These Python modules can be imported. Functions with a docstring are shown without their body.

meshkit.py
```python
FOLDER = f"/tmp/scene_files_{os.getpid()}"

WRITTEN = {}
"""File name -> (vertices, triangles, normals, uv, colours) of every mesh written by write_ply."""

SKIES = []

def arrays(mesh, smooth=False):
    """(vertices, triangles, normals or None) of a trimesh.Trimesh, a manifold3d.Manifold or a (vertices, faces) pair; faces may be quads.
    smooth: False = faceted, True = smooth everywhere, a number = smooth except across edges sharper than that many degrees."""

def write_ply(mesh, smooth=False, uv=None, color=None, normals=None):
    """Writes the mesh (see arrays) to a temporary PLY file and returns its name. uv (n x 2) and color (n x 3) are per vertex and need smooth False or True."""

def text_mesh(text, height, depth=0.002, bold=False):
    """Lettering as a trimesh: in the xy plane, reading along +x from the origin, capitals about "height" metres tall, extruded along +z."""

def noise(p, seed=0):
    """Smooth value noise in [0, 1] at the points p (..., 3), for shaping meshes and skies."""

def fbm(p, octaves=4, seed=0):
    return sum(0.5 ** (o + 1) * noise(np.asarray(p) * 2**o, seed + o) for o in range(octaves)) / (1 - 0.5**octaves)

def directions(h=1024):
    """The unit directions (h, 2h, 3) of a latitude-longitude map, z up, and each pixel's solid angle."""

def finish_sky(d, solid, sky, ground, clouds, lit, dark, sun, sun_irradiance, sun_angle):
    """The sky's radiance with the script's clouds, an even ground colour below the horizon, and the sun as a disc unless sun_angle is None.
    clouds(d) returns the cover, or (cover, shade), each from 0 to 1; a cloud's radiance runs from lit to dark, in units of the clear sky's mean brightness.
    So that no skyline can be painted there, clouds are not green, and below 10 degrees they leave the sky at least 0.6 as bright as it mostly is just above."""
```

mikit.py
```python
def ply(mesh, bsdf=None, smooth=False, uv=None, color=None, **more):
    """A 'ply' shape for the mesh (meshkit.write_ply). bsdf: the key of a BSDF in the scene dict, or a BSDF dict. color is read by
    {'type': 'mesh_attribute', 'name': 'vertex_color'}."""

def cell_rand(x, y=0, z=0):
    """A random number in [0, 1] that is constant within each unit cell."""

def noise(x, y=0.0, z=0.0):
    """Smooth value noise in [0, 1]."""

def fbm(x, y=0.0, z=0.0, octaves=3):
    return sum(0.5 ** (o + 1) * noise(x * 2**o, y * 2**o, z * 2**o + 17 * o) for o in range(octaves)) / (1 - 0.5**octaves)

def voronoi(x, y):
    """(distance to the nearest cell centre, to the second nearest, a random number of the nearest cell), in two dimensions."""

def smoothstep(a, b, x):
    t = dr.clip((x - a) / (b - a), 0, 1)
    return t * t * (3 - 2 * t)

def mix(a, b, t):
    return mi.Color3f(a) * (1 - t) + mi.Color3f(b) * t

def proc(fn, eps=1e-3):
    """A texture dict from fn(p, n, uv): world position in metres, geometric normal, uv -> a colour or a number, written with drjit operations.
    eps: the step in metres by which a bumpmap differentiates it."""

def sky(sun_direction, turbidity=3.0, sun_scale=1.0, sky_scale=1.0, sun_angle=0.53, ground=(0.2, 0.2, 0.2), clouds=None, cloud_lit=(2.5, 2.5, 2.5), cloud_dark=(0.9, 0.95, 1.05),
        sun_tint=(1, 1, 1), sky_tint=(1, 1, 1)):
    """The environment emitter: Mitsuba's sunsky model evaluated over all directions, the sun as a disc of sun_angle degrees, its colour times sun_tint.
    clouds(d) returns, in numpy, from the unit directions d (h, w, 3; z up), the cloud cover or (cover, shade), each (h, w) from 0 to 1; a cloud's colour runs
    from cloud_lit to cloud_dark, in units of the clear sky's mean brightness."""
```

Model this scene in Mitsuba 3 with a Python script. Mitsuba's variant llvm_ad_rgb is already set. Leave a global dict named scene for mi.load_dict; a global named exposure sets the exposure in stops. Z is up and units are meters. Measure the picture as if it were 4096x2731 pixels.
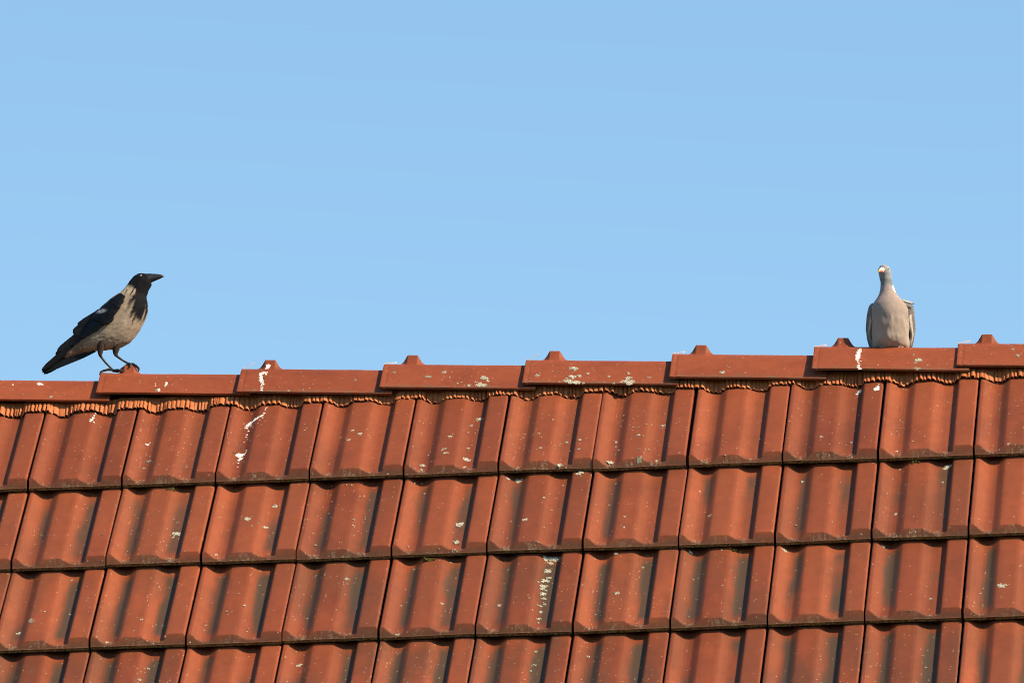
import math
import numpy as np, trimesh, drjit as dr, mitsuba as mi, mikit, meshkit
from mikit import noise, fbm, smoothstep, mix, voronoi
from manifold3d import Manifold
from scipy.interpolate import PchipInterpolator, LinearNDInterpolator, NearestNDInterpolator
T = mi.ScalarTransform4f
rng = np.random.default_rng(7)

# ---------------------------------------------------------------- camera, light, exposure
H = 7.4707                      # height of the tile plane's apex line (world y = 0)
CAM = np.array([2.9106, -24.4596, 1.6])
FWD = np.array([-0.114477, 0.964694, 0.237193])
UP = np.array([0.037104, -0.234444, 0.971421])
SUN = (0.74, -0.277, 0.609)
exposure = 2.5
scene = {
    'type': 'scene',
    'camera': {'type': 'perspective', 'fov': 5.902, 'fov_axis': 'x', 'near_clip': 0.5, 'far_clip': 3000.0,
               'to_world': T().look_at(origin=CAM.tolist(), target=(CAM + FWD).tolist(), up=UP.tolist())
               },
    'sky': mikit.sky(SUN, turbidity=2.0, sun_tint=(1.0, 0.95, 0.86), ground=(0.08, 0.09, 0.05), sky_scale=1.08, sky_tint=(1.03, 1.05, 0.99)),
}
labels = {}


def numbered(key):
    if key not in scene and key not in labels:
        return key
    k = 1
    while f'{key}_{k:03d}' in scene or f'{key}_{k:03d}' in labels:
        k += 1
    return f'{key}_{k:03d}'


def add(key, mesh, bsdf, smooth=30, label=None, kind=None, category=None, group=None, uv=None, color=None, to_world=None):
    key = numbered(key)
    more = {} if to_world is None else {'to_world': to_world}
    scene[key] = mikit.ply(mesh, bsdf, smooth=smooth, uv=uv, color=color, **more)
    e = {k: v for k, v in (('label', label), ('kind', kind), ('category', category), ('group', group)) if v}
    if e:
        labels[key] = e
    return key


def thing(key, label, category, group=None):
    key = numbered(key)
    labels[key] = {'label': label, 'category': category}
    if group:
        labels[key]['group'] = group
    return key


def grid_faces(n, m, wrap=False):
    i, j = np.meshgrid(np.arange(n - 1), np.arange(m if wrap else m - 1), indexing='ij')
    k = (j + 1) % m
    return np.stack([i * m + j, (i + 1) * m + j, (i + 1) * m + k, i * m + k], -1).reshape(-1, 4)


def tri(q):
    return np.vstack([q[:, [0, 1, 2]], q[:, [0, 2, 3]]])


def sstep(a, b, x):
    t = np.clip((np.asarray(x, float) - a) / (b - a), 0, 1)
    return t * t * (3 - 2 * t)


def hull_chain(pts, radii, seg=14):
    s = [Manifold.sphere(float(r), seg).translate([float(c) for c in p]) for p, r in zip(pts, radii)]
    out = Manifold()
    for a, b in zip(s[:-1], s[1:]):
        out = out + Manifold.batch_hull([a, b])
    return out


def to_tri(m):
    q = m.to_mesh()
    return trimesh.Trimesh(q.vert_properties[:, :3], q.tri_verts, process=True)


# ---------------------------------------------------------------- materials
def bsdf(name, color, rough=0.6, spec=0.4, bump=None, bump_scale=0.0006, eps=1e-3, **more):
    b = {'type': 'principled', 'roughness': rough, 'specular': spec, **more}
    b['base_color'] = mikit.proc(color) if callable(color) else (color if isinstance(color, dict) else {'type': 'rgb', 'value': list(color)})
    if bump:
        b = {'type': 'bumpmap', 'arbitrary': mikit.proc(bump, eps), 'scale': bump_scale, 'bsdf': b}
    scene[name] = {'type': 'twosided', 'bsdf': b}


def c3(r, g, b):
    return mi.Color3f(r, g, b)


def grit(p, f):
    return fbm(p.x * f, p.y * f, p.z * f, 3)


def clay(p, n, uv):
    """Glazed clay: uv = (column + across, row + 0.1 + metres above the lower end)."""
    col, row = dr.floor(uv.x), dr.floor(uv.y)
    u, t = uv.x - col, uv.y - row - 0.1
    k1, k2, k3 = mikit.cell_rand(col, row, 3), mikit.cell_rand(col, row, 7), mikit.cell_rand(col, row, 11)
    base = mix((0.166, 0.040, 0.0165), (0.228, 0.057, 0.0225), k1)
    g1 = grit(p, 60.0)
    base = base * (0.86 + 0.28 * g1)
    big = fbm(p.x * 9.0, p.z * 5.0, p.y * 5.0 + 3.0, 3)
    base = mix(base, base * c3(0.72, 0.72, 0.76), smoothstep(0.5, 0.75, big) * 0.6)
    grime_vignette = dr.select(row < 0.5, 0.12, dr.select(row < 1.5, 0.30, dr.select(row < 2.5, 0.50, 0.62)))  # lower rows browner: part grime, part lower-edge vignette painted into the clay
    brown_noise = smoothstep(0.30, 0.70, fbm(p.x * 16.0, p.z * 4.0, p.y * 4.0 + 9.0, 4)) * smoothstep(0.2, 0.6, grit(p, 200.0) + 0.12)
    base = mix(base, c3(0.085, 0.034, 0.018), brown_noise * grime_vignette * (0.5 + k3))
    # grey algae film that grows in the damp halves of the two pans, ragged and grainy, from tile to tile different
    w = (fbm(p.x * 26.0, p.z * 7.0, p.y * 7.0, 3) - 0.5) * 0.14
    g = grit(p, 260.0)
    film = smoothstep(0.145, 0.235, u + w) * (1 - smoothstep(0.275, 0.325, u + 0.4 * w)) + smoothstep(0.59, 0.665, u + w) * (1 - smoothstep(0.74, 0.80, u + 0.3 * w))
    patch = smoothstep(0.30, 0.56, fbm(p.x * 7.0 + 40.0, p.z * 6.0, k2 * 9.0, 3) + 0.25 * (k2 - 0.5) + 0.07 * dr.clip(row - 1.0, 0, 1))
    amount = dr.select(row < 0.5, 0.15, dr.select(row < 1.5, 0.85, 1.0)) * (1 - smoothstep(0.315, 0.35, t + 0.03 * (g - 0.5)))
    film = film * patch * amount * smoothstep(0.02, 0.06, t) * smoothstep(0.12, 0.5, g + 0.35)
    base = mix(base, c3(0.058, 0.041, 0.027), film * 0.92)
    # pale dust specks
    v1, v2, vr = voronoi(uv.x * 26.0 + 7.0 * row, t * 110.0)
    speck = dr.select((vr > 0.985 - 0.10 * k3 * k2) & (v1 < 0.10 + 0.5 * (vr - 0.86)), 1.0, 0.0)
    base = mix(base, c3(0.42, 0.36, 0.27), speck * 0.75)
    # weathered, dirt-crusted lower edge with pale streaks below the pans
    edge = 1 - smoothstep(0.001, 0.022, t + 0.010 * (g1 - 0.5))
    st = fbm(u * 60.0 + 13.0 * col, t * 60.0, row * 5.0, 3)
    spots = smoothstep(0.12, 0.17, u) * (1 - smoothstep(0.22, 0.26, u)) + smoothstep(0.34, 0.38, u) * (1 - smoothstep(0.52, 0.60, u)) * 0.8 + smoothstep(0.62, 0.66, u) * (1 - smoothstep(0.70, 0.74, u))
    low = smoothstep(0.42, 0.60, st) * (1 - smoothstep(0.010, 0.024, t)) * (0.15 + 0.85 * spots)
    base = mix(base, c3(0.075, 0.040, 0.022), edge * smoothstep(0.30, 0.62, grit(p, 120.0) + 0.18) * 0.7)
    dust = low * smoothstep(0.42, 0.66, grit(p, 420.0)) * (0.35 + 0.65 * k3)
    base = mix(base, c3(0.33, 0.29, 0.20), dust * 0.75)
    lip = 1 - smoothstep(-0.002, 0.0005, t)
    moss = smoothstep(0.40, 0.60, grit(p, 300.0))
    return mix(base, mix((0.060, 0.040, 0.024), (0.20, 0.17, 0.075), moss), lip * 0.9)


def clay_cap(p, n, uv):
    """Ridge tile clay: uv = (tile number + along, metres of width from the apex)."""
    k = mikit.cell_rand(dr.floor(uv.x), 5, 9)
    g1 = grit(p, 60.0)
    base = mix((0.190, 0.045, 0.0185), (0.230, 0.056, 0.0225), k) * (0.86 + 0.28 * g1)
    big = fbm(p.x * 8.0, p.y * 9.0, p.z * 12.0, 3)
    base = mix(base, base * c3(0.78, 0.76, 0.80), smoothstep(0.48, 0.7, big) * 0.6)
    d = dr.abs(uv.y)
    rim = smoothstep(0.135, 0.150, d + 0.02 * (g1 - 0.5))
    base = mix(base, mix((0.16, 0.085, 0.045), (0.10, 0.075, 0.05), g1), rim * smoothstep(0.42, 0.60, grit(p, 170.0)) * 0.8)
    v1, v2, vr = voronoi(uv.x * 46.0, d * 120.0)
    speck = dr.select((vr > 0.965) & (v1 < 0.16), 1.0, 0.0)
    return mix(base, c3(0.40, 0.35, 0.27), speck * 0.6)


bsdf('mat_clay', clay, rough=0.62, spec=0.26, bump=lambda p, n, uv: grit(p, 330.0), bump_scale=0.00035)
bsdf('mat_clay_cap', clay_cap, rough=0.64, spec=0.26, bump=lambda p, n, uv: grit(p, 330.0), bump_scale=0.00035)
bsdf('mat_comb', lambda p, n, uv: mix((0.30, 0.088, 0.032), (0.46, 0.155, 0.056), grit(p, 90.0)) * (0.8 + 0.4 * grit(p, 400.0)), rough=0.55, spec=0.3)
bsdf('mat_felt', (0.03, 0.026, 0.024), rough=0.9, spec=0.1)
bsdf('mat_clip', lambda p, n, uv: mix((0.62, 0.50, 0.45), (0.42, 0.28, 0.23), smoothstep(0.45, 0.6, grit(p, 250.0))), rough=0.5, spec=0.4)
bsdf('mat_lichen', lambda p, n, uv: mix((0.15, 0.145, 0.11), (0.56, 0.555, 0.46), smoothstep(0.36, 0.60, grit(p, 620.0))), rough=0.95, spec=0.1)
bsdf('mat_lichen_grey', lambda p, n, uv: mix((0.13, 0.12, 0.09), (0.34, 0.32, 0.25), smoothstep(0.35, 0.6, grit(p, 520.0))), rough=0.95, spec=0.1)
bsdf('mat_dropping', lambda p, n, uv: mix((0.84, 0.82, 0.78), (0.55, 0.50, 0.44), smoothstep(0.55, 0.75, grit(p, 380.0))), rough=0.8, spec=0.2)
bsdf('mat_dropping_dark', lambda p, n, uv: mix((0.05, 0.045, 0.035), (0.16, 0.15, 0.12), smoothstep(0.5, 0.7, grit(p, 420.0))), rough=0.8, spec=0.2)
bsdf('mat_moss', lambda p, n, uv: mix((0.035, 0.030, 0.010), (0.13, 0.11, 0.035), grit(p, 420.0)), rough=1.0, spec=0.0)
bsdf('mat_render', lambda p, n, uv: mix((0.55, 0.50, 0.42), (0.66, 0.61, 0.52), fbm(p.x * 3, p.y * 3, p.z * 3, 4)), rough=0.9, spec=0.1)
bsdf('mat_grass', lambda p, n, uv: mix((0.04, 0.06, 0.02), (0.10, 0.12, 0.045), fbm(p.x * 2, p.y * 2, 0.0, 5)), rough=1.0, spec=0.0)
VC = {'type': 'mesh_attribute', 'name': 'vertex_color'}
bsdf('mat_plumage', VC, rough=0.85, spec=0.10)
bsdf('mat_black_feather', VC, rough=0.5, spec=0.16)
bsdf('mat_horn', (0.012, 0.012, 0.014), rough=0.32, spec=0.5)
bsdf('mat_scaly_leg', lambda p, n, uv: mix((0.012, 0.011, 0.012), (0.06, 0.052, 0.045), smoothstep(0.45, 0.7, grit(p, 500.0))), rough=0.5, spec=0.4)
bsdf('mat_crow_eye', (0.16, 0.20, 0.25), rough=0.2, spec=0.6)
bsdf('mat_pale_eye', (0.62, 0.58, 0.36), rough=0.25, spec=0.5)
bsdf('mat_pupil', (0.006, 0.006, 0.006), rough=0.15, spec=0.5)
bsdf('mat_bill_yellow', (0.72, 0.45, 0.10), rough=0.45, spec=0.4)
bsdf('mat_bill_pink', (0.62, 0.30, 0.28), rough=0.5, spec=0.35)
bsdf('mat_cere', (0.80, 0.75, 0.72), rough=0.7, spec=0.2)
bsdf('mat_pink_foot', (0.55, 0.27, 0.24), rough=0.6, spec=0.3)

# ---------------------------------------------------------------- roof geometry
PITCH, L, W = 0.80922, 0.36157, 0.24
CP, SP = math.cos(PITCH), math.sin(PITCH)
NRM = np.array([0, -SP, CP])


def roof(x, s, h):
    """World point from roof coordinates: x along the ridge, s down the slope, h off the tile plane."""
    x, s, h = np.broadcast_arrays(np.asarray(x, float), np.asarray(s, float), np.asarray(h, float))
    return np.stack([x, -s * CP - h * SP, H - s * SP + h * CP], -1)


PU = np.array([0.011, 0.018, 0.030, 0.052, 0.085, 0.125, 0.165, 0.200, 0.240, 0.285, 0.330, 0.380, 0.500, 0.535, 0.580, 0.625, 0.665, 0.705, 0.750, 0.768, 0.784, 0.800, 0.820, 0.900, 0.965, 0.980, 0.989])
PH = np.array([-2.2, -0.7, -0.2, -0.7, -5.4, -12.2, -16.4, -17.4, -16.2, -10.2, -4.5, -3.5, -3.5, -4.8, -10.0, -14.0, -15.4, -15.4, -14.6, -12.4, -2.2, -0.6, -0.1, 0.2, -0.1, -0.9, -3.0]) / 1000
profile = PchipInterpolator(PU, PH)
BASE, TILT = 0.0285, 0.0305 / L


def tile_height(u, t):
    bevel = -0.019 + np.maximum(np.asarray(t, float) - 0.0022, 0) * 1.0
    a, k = profile(np.clip(u, PU[0], PU[-1])), 0.0004
    d = np.clip(0.5 + 0.5 * (bevel - a) / k, 0, 1)
    return BASE - TILT * np.asarray(t, float) + bevel * (1 - d) + a * d - k * d * (1 - d)


def surface_height(x, s):
    """Height of the visible tile surface off the tile plane."""
    x, s = np.asarray(x, float), np.asarray(s, float)
    j = np.maximum(np.ceil(s / L - 1e-9), 1)
    return tile_height(x / W - np.floor(x / W), j * L - s)


U_FINE = np.unique(np.concatenate([PU, np.linspace(0.011, 0.989, 62)]))
T_FINE = np.concatenate([[0, 0.0011, 0.0022], np.arange(0.0034, 0.0245, 0.0012), [0.026, 0.029, 0.034, 0.042, 0.06, 0.09, 0.13, 0.18, 0.24, 0.30, 0.36, 0.43]])


def tile_mesh(col, row, us=U_FINE, ts=T_FINE, jit=1.0):
    """One clay tile: shaped face, lower lip and both sides. Row 0 is the top row; the lower end lies at s = (row + 1) L."""
    r = np.random.default_rng(5000 + 97 * col + 13 * row)
    dx, ds, dh, rot, lift = r.normal(0, 1, 5) * np.array([0.0008, 0.0016, 0.0006, 0.0022, 0.0016]) * jit
    tt = np.concatenate([[-0.004, -0.002, -0.0003], ts])
    uu = np.concatenate([[us[0], us[0]], us, [us[-1], us[-1]]])
    u, t = np.meshgrid(uu, tt)
    h = tile_height(u, np.maximum(t, 0))
    lip = tile_height(u, 0 * u)
    h[0], h[1], h[2] = lip[0] - 0.0095, lip[1] - 0.0045, lip[2] - 0.0004
    floor_ = BASE - TILT * np.maximum(t, 0) - 0.034
    for c in (0, -1):
        h[:, c] = np.maximum(floor_[:, c], 0.0003) if False else floor_[:, c]
        h[:3, c] = h[:3, 2 if c == 0 else -3]
    x = (col + u) * W + dx + (t - 0.18) * rot
    s = (row + 1) * L - np.maximum(t, 0) + ds + (u - 0.5) * W * rot
    s[0] += -0.0012
    s[2] += 0.0002
    h = h + dh + lift * (u - 0.5)
    v = roof(x, s, h).reshape(-1, 3)
    uv = np.stack([col + 40 + u, row + 0.1 + t], -1).reshape(-1, 2)
    f = tri(grid_faces(len(tt), len(uu)))
    return v, f, uv


HOUSE = thing('house', 'house with a steep red pan tile roof under the two birds', 'house')
COLS, ROWS = range(-9, 9), range(0, 5)
for row in ROWS:
    for col in COLS:
        v, f, uv = tile_mesh(col, row)
        m = trimesh.Trimesh(v, f, process=False)
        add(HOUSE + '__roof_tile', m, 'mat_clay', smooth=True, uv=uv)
HALF, NROWS = 16, 16                              # the rest of the roof, outside the picture
us, ts = np.linspace(0.011, 0.989, 22), np.array([0, 0.0022, 0.01, 0.022, 0.10, 0.43])
vs, fs, uvs, n0 = [], [], [], 0
for row in range(NROWS):
    for col in range(-HALF, HALF):
        if row in ROWS and col in COLS:
            continue
        v, f, uv = tile_mesh(col, row, us, ts)
        vs.append(v); fs.append(f + n0); uvs.append(uv); n0 += len(v)
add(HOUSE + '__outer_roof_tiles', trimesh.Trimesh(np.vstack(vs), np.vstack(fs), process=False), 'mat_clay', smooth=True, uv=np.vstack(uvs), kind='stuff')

# roof deck below the tiles, back slope, walls
YR = 0.120                                         # the ridge axis
SR, SE, XH = -YR / CP, NROWS * L - 0.05, HALF * W - 0.05
back_y = lambda s: 2 * YR + s * CP


def prism(front, x0, x1):
    """Extrudes a (y, z) outline along x."""
    pts = np.array(front)
    from shapely.geometry import Polygon
    m = trimesh.creation.extrude_polygon(Polygon(pts), x1 - x0, engine='earcut')
    m.apply_transform(np.array([[0, 0, 1, x0], [1, 0, 0, 0], [0, 1, 0, 0], [0, 0, 0, 1]]))
    return m


zr = H - SR * SP
deck = [(YR, zr - 0.035), (-SE * CP, H - SE * SP - 0.035), (-SE * CP, H - SE * SP - 0.10), (YR, zr - 0.10),
        (2 * YR + SE * CP, H - SE * SP - 0.10), (2 * YR + SE * CP, H - SE * SP - 0.035)]
add(HOUSE + '__roof_deck', prism(deck, -XH, XH), 'mat_felt', smooth=False)
vs, fs, uvs, n0 = [], [], [], 0
for row in range(NROWS):
    for col in range(-HALF, HALF):
        v, f, uv = tile_mesh(col, row, us[::2], ts[[0, 3, 5]])
        v = v * np.array([-1, -1, 1]) + np.array([0, 2 * YR, 0])
        vs.append(v); fs.append(f + n0); uvs.append(uv); n0 += len(v)
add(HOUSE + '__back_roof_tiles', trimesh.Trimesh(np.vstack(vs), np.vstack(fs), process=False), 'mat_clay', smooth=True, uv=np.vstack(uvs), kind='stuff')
ye = SE * CP - 0.4
wall = [(YR, zr - 0.12), (YR - ye, zr - 0.12 - ye * SP / CP), (YR - ye, -0.2), (YR + ye, -0.2), (YR + ye, zr - 0.12 - ye * SP / CP)]
add(HOUSE + '__wall', prism(wall, -XH + 0.25, XH - 0.25), 'mat_render', smooth=False)
add('ground', trimesh.Trimesh([[-900, -900, 0], [900, -900, 0], [900, 900, 0], [-900, 900, 0]], [[0, 1, 2], [0, 2, 3]]), 'mat_grass', smooth=False,
    kind='structure', label='flat grassy ground around the house')

# ---------------------------------------------------------------- ridge tiles
CAP_X = [-3.6349, -3.2684, -2.9019, -2.5354, -2.1689, -1.8024, -1.4359, -1.0694, -0.703, -0.3339, 0.0333, 0.4103, 0.7746, 1.1426, 1.5091, 1.8756, 2.2421, 2.6086, 2.9751]
CAP_Z = [7.5942, 7.5942, 7.5942, 7.5942, 7.5942, 7.5942, 7.5942, 7.5976, 7.5956, 7.5936, 7.5908, 7.5923, 7.5976, 7.5921, 7.5942, 7.5942, 7.5942, 7.5942, 7.5942]
CAP_ROLL = [math.radians(v) for v in [0, 0, 0, 0, 0, 0, 0, 0, 0, 0, 0, 0, 1, 0, 2, 1, 0, 0, 0]]
CAP_HW = [0.1085 if k in (5, 6, 7) else 0.1175 if k == 13 else 0.1225 for k in range(len(CAP_X))]
R0 = 0.075                             # apex radius
FS = math.radians(42.5)


def cap_section(w):
    """(y, z) of the ridge tile's section at arc length w from the apex (w < 0 towards the camera)."""
    a = np.abs(w)
    arc = R0 * FS
    y = np.where(a < arc, R0 * np.sin(a / R0), R0 * math.sin(FS) + (a - arc) * math.cos(FS))
    z = np.where(a < arc, -R0 * (1 - np.cos(a / R0)), -R0 * (1 - math.cos(FS)) - (a - arc) * math.sin(FS))
    return np.sign(w) * y, z


def wmax(i):
    return R0 * FS + (CAP_HW[i] - R0 * math.sin(FS)) / math.cos(FS)


def smax(a, b, k):
    d = np.clip(0.5 + 0.5 * (a - b) / k, 0, 1)
    return a * d + b * (1 - d) + k * d * (1 - d)


def cap_point(i, x, w, h=0.0):
    """Point on ridge tile i: x metres along from its left end, w across, h off the surface."""
    x, w = np.broadcast_arrays(np.asarray(x, float), np.asarray(w, float))
    y, z = cap_section(w)
    dx, dy = np.abs(x - 0.072), np.abs(y)
    k = (0.0245 if i != 7 else 0.0215) - np.maximum(dx - 0.0130, 0) * 1.75 + 0.0 * dx - np.maximum(dy - 0.010, 0) * 1.9
    z = smax(z, k - 0.0005, 0.013) - 0.0001
    taper = 1 - 0.045 * x / 0.40
    if CAP_ROLL[i]:                               # a tile that sits turned a little about its length
        c, q = math.cos(CAP_ROLL[i]), math.sin(CAP_ROLL[i])
        y, z = y * c + z * q, z * c - y * q
    z = z + CAP_Z[i] - 0.0170 * x / 0.3665
    z = z - 0.0012 * np.exp(-((x - 0.013) / 0.0028) ** 2) * sstep(0.02, 0.05, np.abs(w)) + 0.0016 * (meshkit.fbm(np.stack([x * 14 + 7 * i, w * 14, 0 * w], -1), 3, 40) - 0.5)
    n = np.stack([0 * w, np.where(np.abs(w) < 0.02, w / 0.02 * 0.6, np.sign(w) * math.sin(FS)), np.where(np.abs(w) < 0.02, 1.0, math.cos(FS))], -1)
    return np.stack([CAP_X[i] + x, YR + y * taper, z], -1) + n * np.asarray(h)[..., None]


XS = np.unique(np.concatenate([[0, 0.0015, 0.004], np.linspace(0.01, 0.13, 62), np.linspace(0.13, 0.40, 24)]))
for i in range(len(CAP_X)):
    WM = wmax(i)
    WS = np.unique(np.concatenate([np.linspace(-WM, -0.06, 16), np.linspace(-0.06, 0.06, 49), np.linspace(0.06, WM, 16)]))
    x, w = np.meshgrid(XS, WS, indexing='ij')
    top = cap_point(i, x, w)
    top[0, :, 2] -= 0.0012
    # thickness: a wall all round the rim, 11 mm deep
    rim = np.concatenate([top[:, 0], top[-1, 1:], top[-2::-1, -1], top[0, -2:0:-1]])
    nn = np.zeros_like(rim)
    wr = np.concatenate([w[:, 0], w[-1, 1:], w[-2::-1, -1], w[0, -2:0:-1]])
    nn[:, 1] = -np.sign(wr) * math.sin(FS) * np.minimum(1, np.abs(wr) / 0.03)
    nn[:, 2] = -np.sqrt(1 - nn[:, 1] ** 2)
    rim2 = rim + nn * 0.0058
    nv = top.shape[0] * top.shape[1]
    v = np.vstack([top.reshape(-1, 3), rim, rim2])
    f = tri(grid_faces(len(XS), len(WS)))
    nr = len(rim)
    a = nv + np.arange(nr)
    b = nv + (np.arange(nr) + 1) % nr
    f = np.vstack([f, np.stack([a, b, b + nr], -1), np.stack([a, b + nr, a + nr], -1)])
    uvx = np.concatenate([(i + 0.05 + 2.0 * x).ravel(), np.full(2 * nr, i + 0.5)])
    uvw = np.concatenate([w.ravel(), wr, wr * 1.02])
    key = add(HOUSE + '__ridge_tile', trimesh.Trimesh(v, f, process=False), 'mat_clay_cap', smooth=True, uv=np.stack([uvx, uvw], -1))
    # spring clip folded over the left end
    bend = {8: 0.50, 9: 0.10, 10: 0.55, 11: 0.16, 12: 0.10, 13: 0.20}.get(i, 0.06)
    path = [(0.012, -0.0135), (-0.002, -0.0135), (-0.0032, -0.006), (-0.0022, 0.0012), (0.006, 0.002 + 0.3 * bend * 0.006), (0.016, 0.0022 + bend * 0.014), (0.028, 0.0022 + bend * 0.026)]
    vv = []
    for px, pz in path:
        for sy in (-0.010, 0.010):
            for th in (0.0, 0.0012):
                vv.append([CAP_X[i] + px, YR + sy * (0.8 if px > 0.02 else 1), CAP_Z[i] + pz + th - 0.05 * px + (0.32 * (sy + 0.004) if pz > 0 else 0)])
    ff = []
    for q in range(len(path) - 1):
        o = 4 * q
        for a_, b_ in ((0, 1), (1, 3), (3, 2), (2, 0)):
            ff.append([o + a_, o + b_, o + 4 + b_, o + 4 + a_])
    ff += [[0, 1, 3, 2], [len(vv) - 4, len(vv) - 3, len(vv) - 1, len(vv) - 2]]
    add(key + '__clip', (np.array(vv), np.array(ff)), 'mat_clip', smooth=False)

# pleated ridge roll that closes the gap between ridge tiles and roof tiles
SB = -0.0132
rc = np.random.default_rng(21)
wd = rc.uniform(0.0068, 0.0140, 900) * (1 + 0.25 * (rc.random(900) < 0.15))
x0 = -3.82 + np.concatenate([[0], np.cumsum(wd)])
x0 = x0[x0 < 3.84]
nf = len(x0) - 1
knots = np.array([0, 0.05, 0.16, 0.40, 0.66, 0.86, 0.95])         # each pleat: steep side, crest, steep side into the fold
ridge_ = np.array([-1.0, -0.35, 0.75, 1.0, 0.85, 0.0, -0.85])
kx = (x0[:-1, None] + (x0[1:] - x0[:-1])[:, None] * (knots + rc.normal(0, 0.03, (nf, 7)) * (knots > 0.1))).ravel()
kh = (ridge_ * rc.uniform(0.5, 1.7, (nf, 1)) + rc.normal(0, 0.30, (nf, 7)) * (knots > 0.1)).ravel()
sway = np.repeat(rc.normal(0, 0.0014, nf), 7)
cut = np.repeat(rc.normal(0, 0.0013, nf), 7) + rc.normal(0, 0.0004, nf * 7)
o = np.argsort(kx)
x, kh, sway, cut = kx[o], kh[o], sway[o], cut[o]
z0 = np.zeros_like(x)
nz = lambda f, seed: meshkit.fbm(np.stack([x * f, z0, z0], -1), 2, seed)
amp = 0.0016 + 0.0022 * nz(25.0, 5)
low = sstep(-0.36, -0.30, x) * sstep(0.98, 0.90, x)              # pressed flatter along the middle of the ridge
lift = 0.0062 - 0.0014 * low + 0.0008 * sstep(0.9, 1.0, x) + 0.003 * (nz(9.0, 15) - 0.5)
hs = tile_height(np.clip(x / W - np.floor(x / W), 0.03, 0.965), L - SB)
rows = np.linspace(0, 1, 10)
pts = []
for q in rows:
    sq = SB + (0.0078 - 0.0010 * low + 0.0012 * sstep(0.9, 1.0, x) + cut + 0.0035 * (nz(30.0, 8) - 0.5)) * q - 0.046 * (1 - q)
    hq = (hs + lift) * q + (0.0005 + 0.25 * hs) * (1 - q) + 0.0018 * math.sin(math.pi * q)
    hq = hq + kh * amp * (0.10 + 1.5 * q * (1 - 0.45 * q))
    pts.append(roof(x + sway * q, sq, hq))
pts.append(pts[-1] + (roof(0, 0.0006, -0.0010) - roof(0, 0, 0)))
pts = np.array(pts)
add(HOUSE + '__ridge_roll', trimesh.Trimesh(pts.reshape(-1, 3), tri(grid_faces(len(pts), len(x))), process=False), 'mat_comb', smooth=40,
    label='pale orange pleated sealing strip under the ridge tiles')

# ---------------------------------------------------------------- the two birds
TURN = math.radians(6.77)


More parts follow.
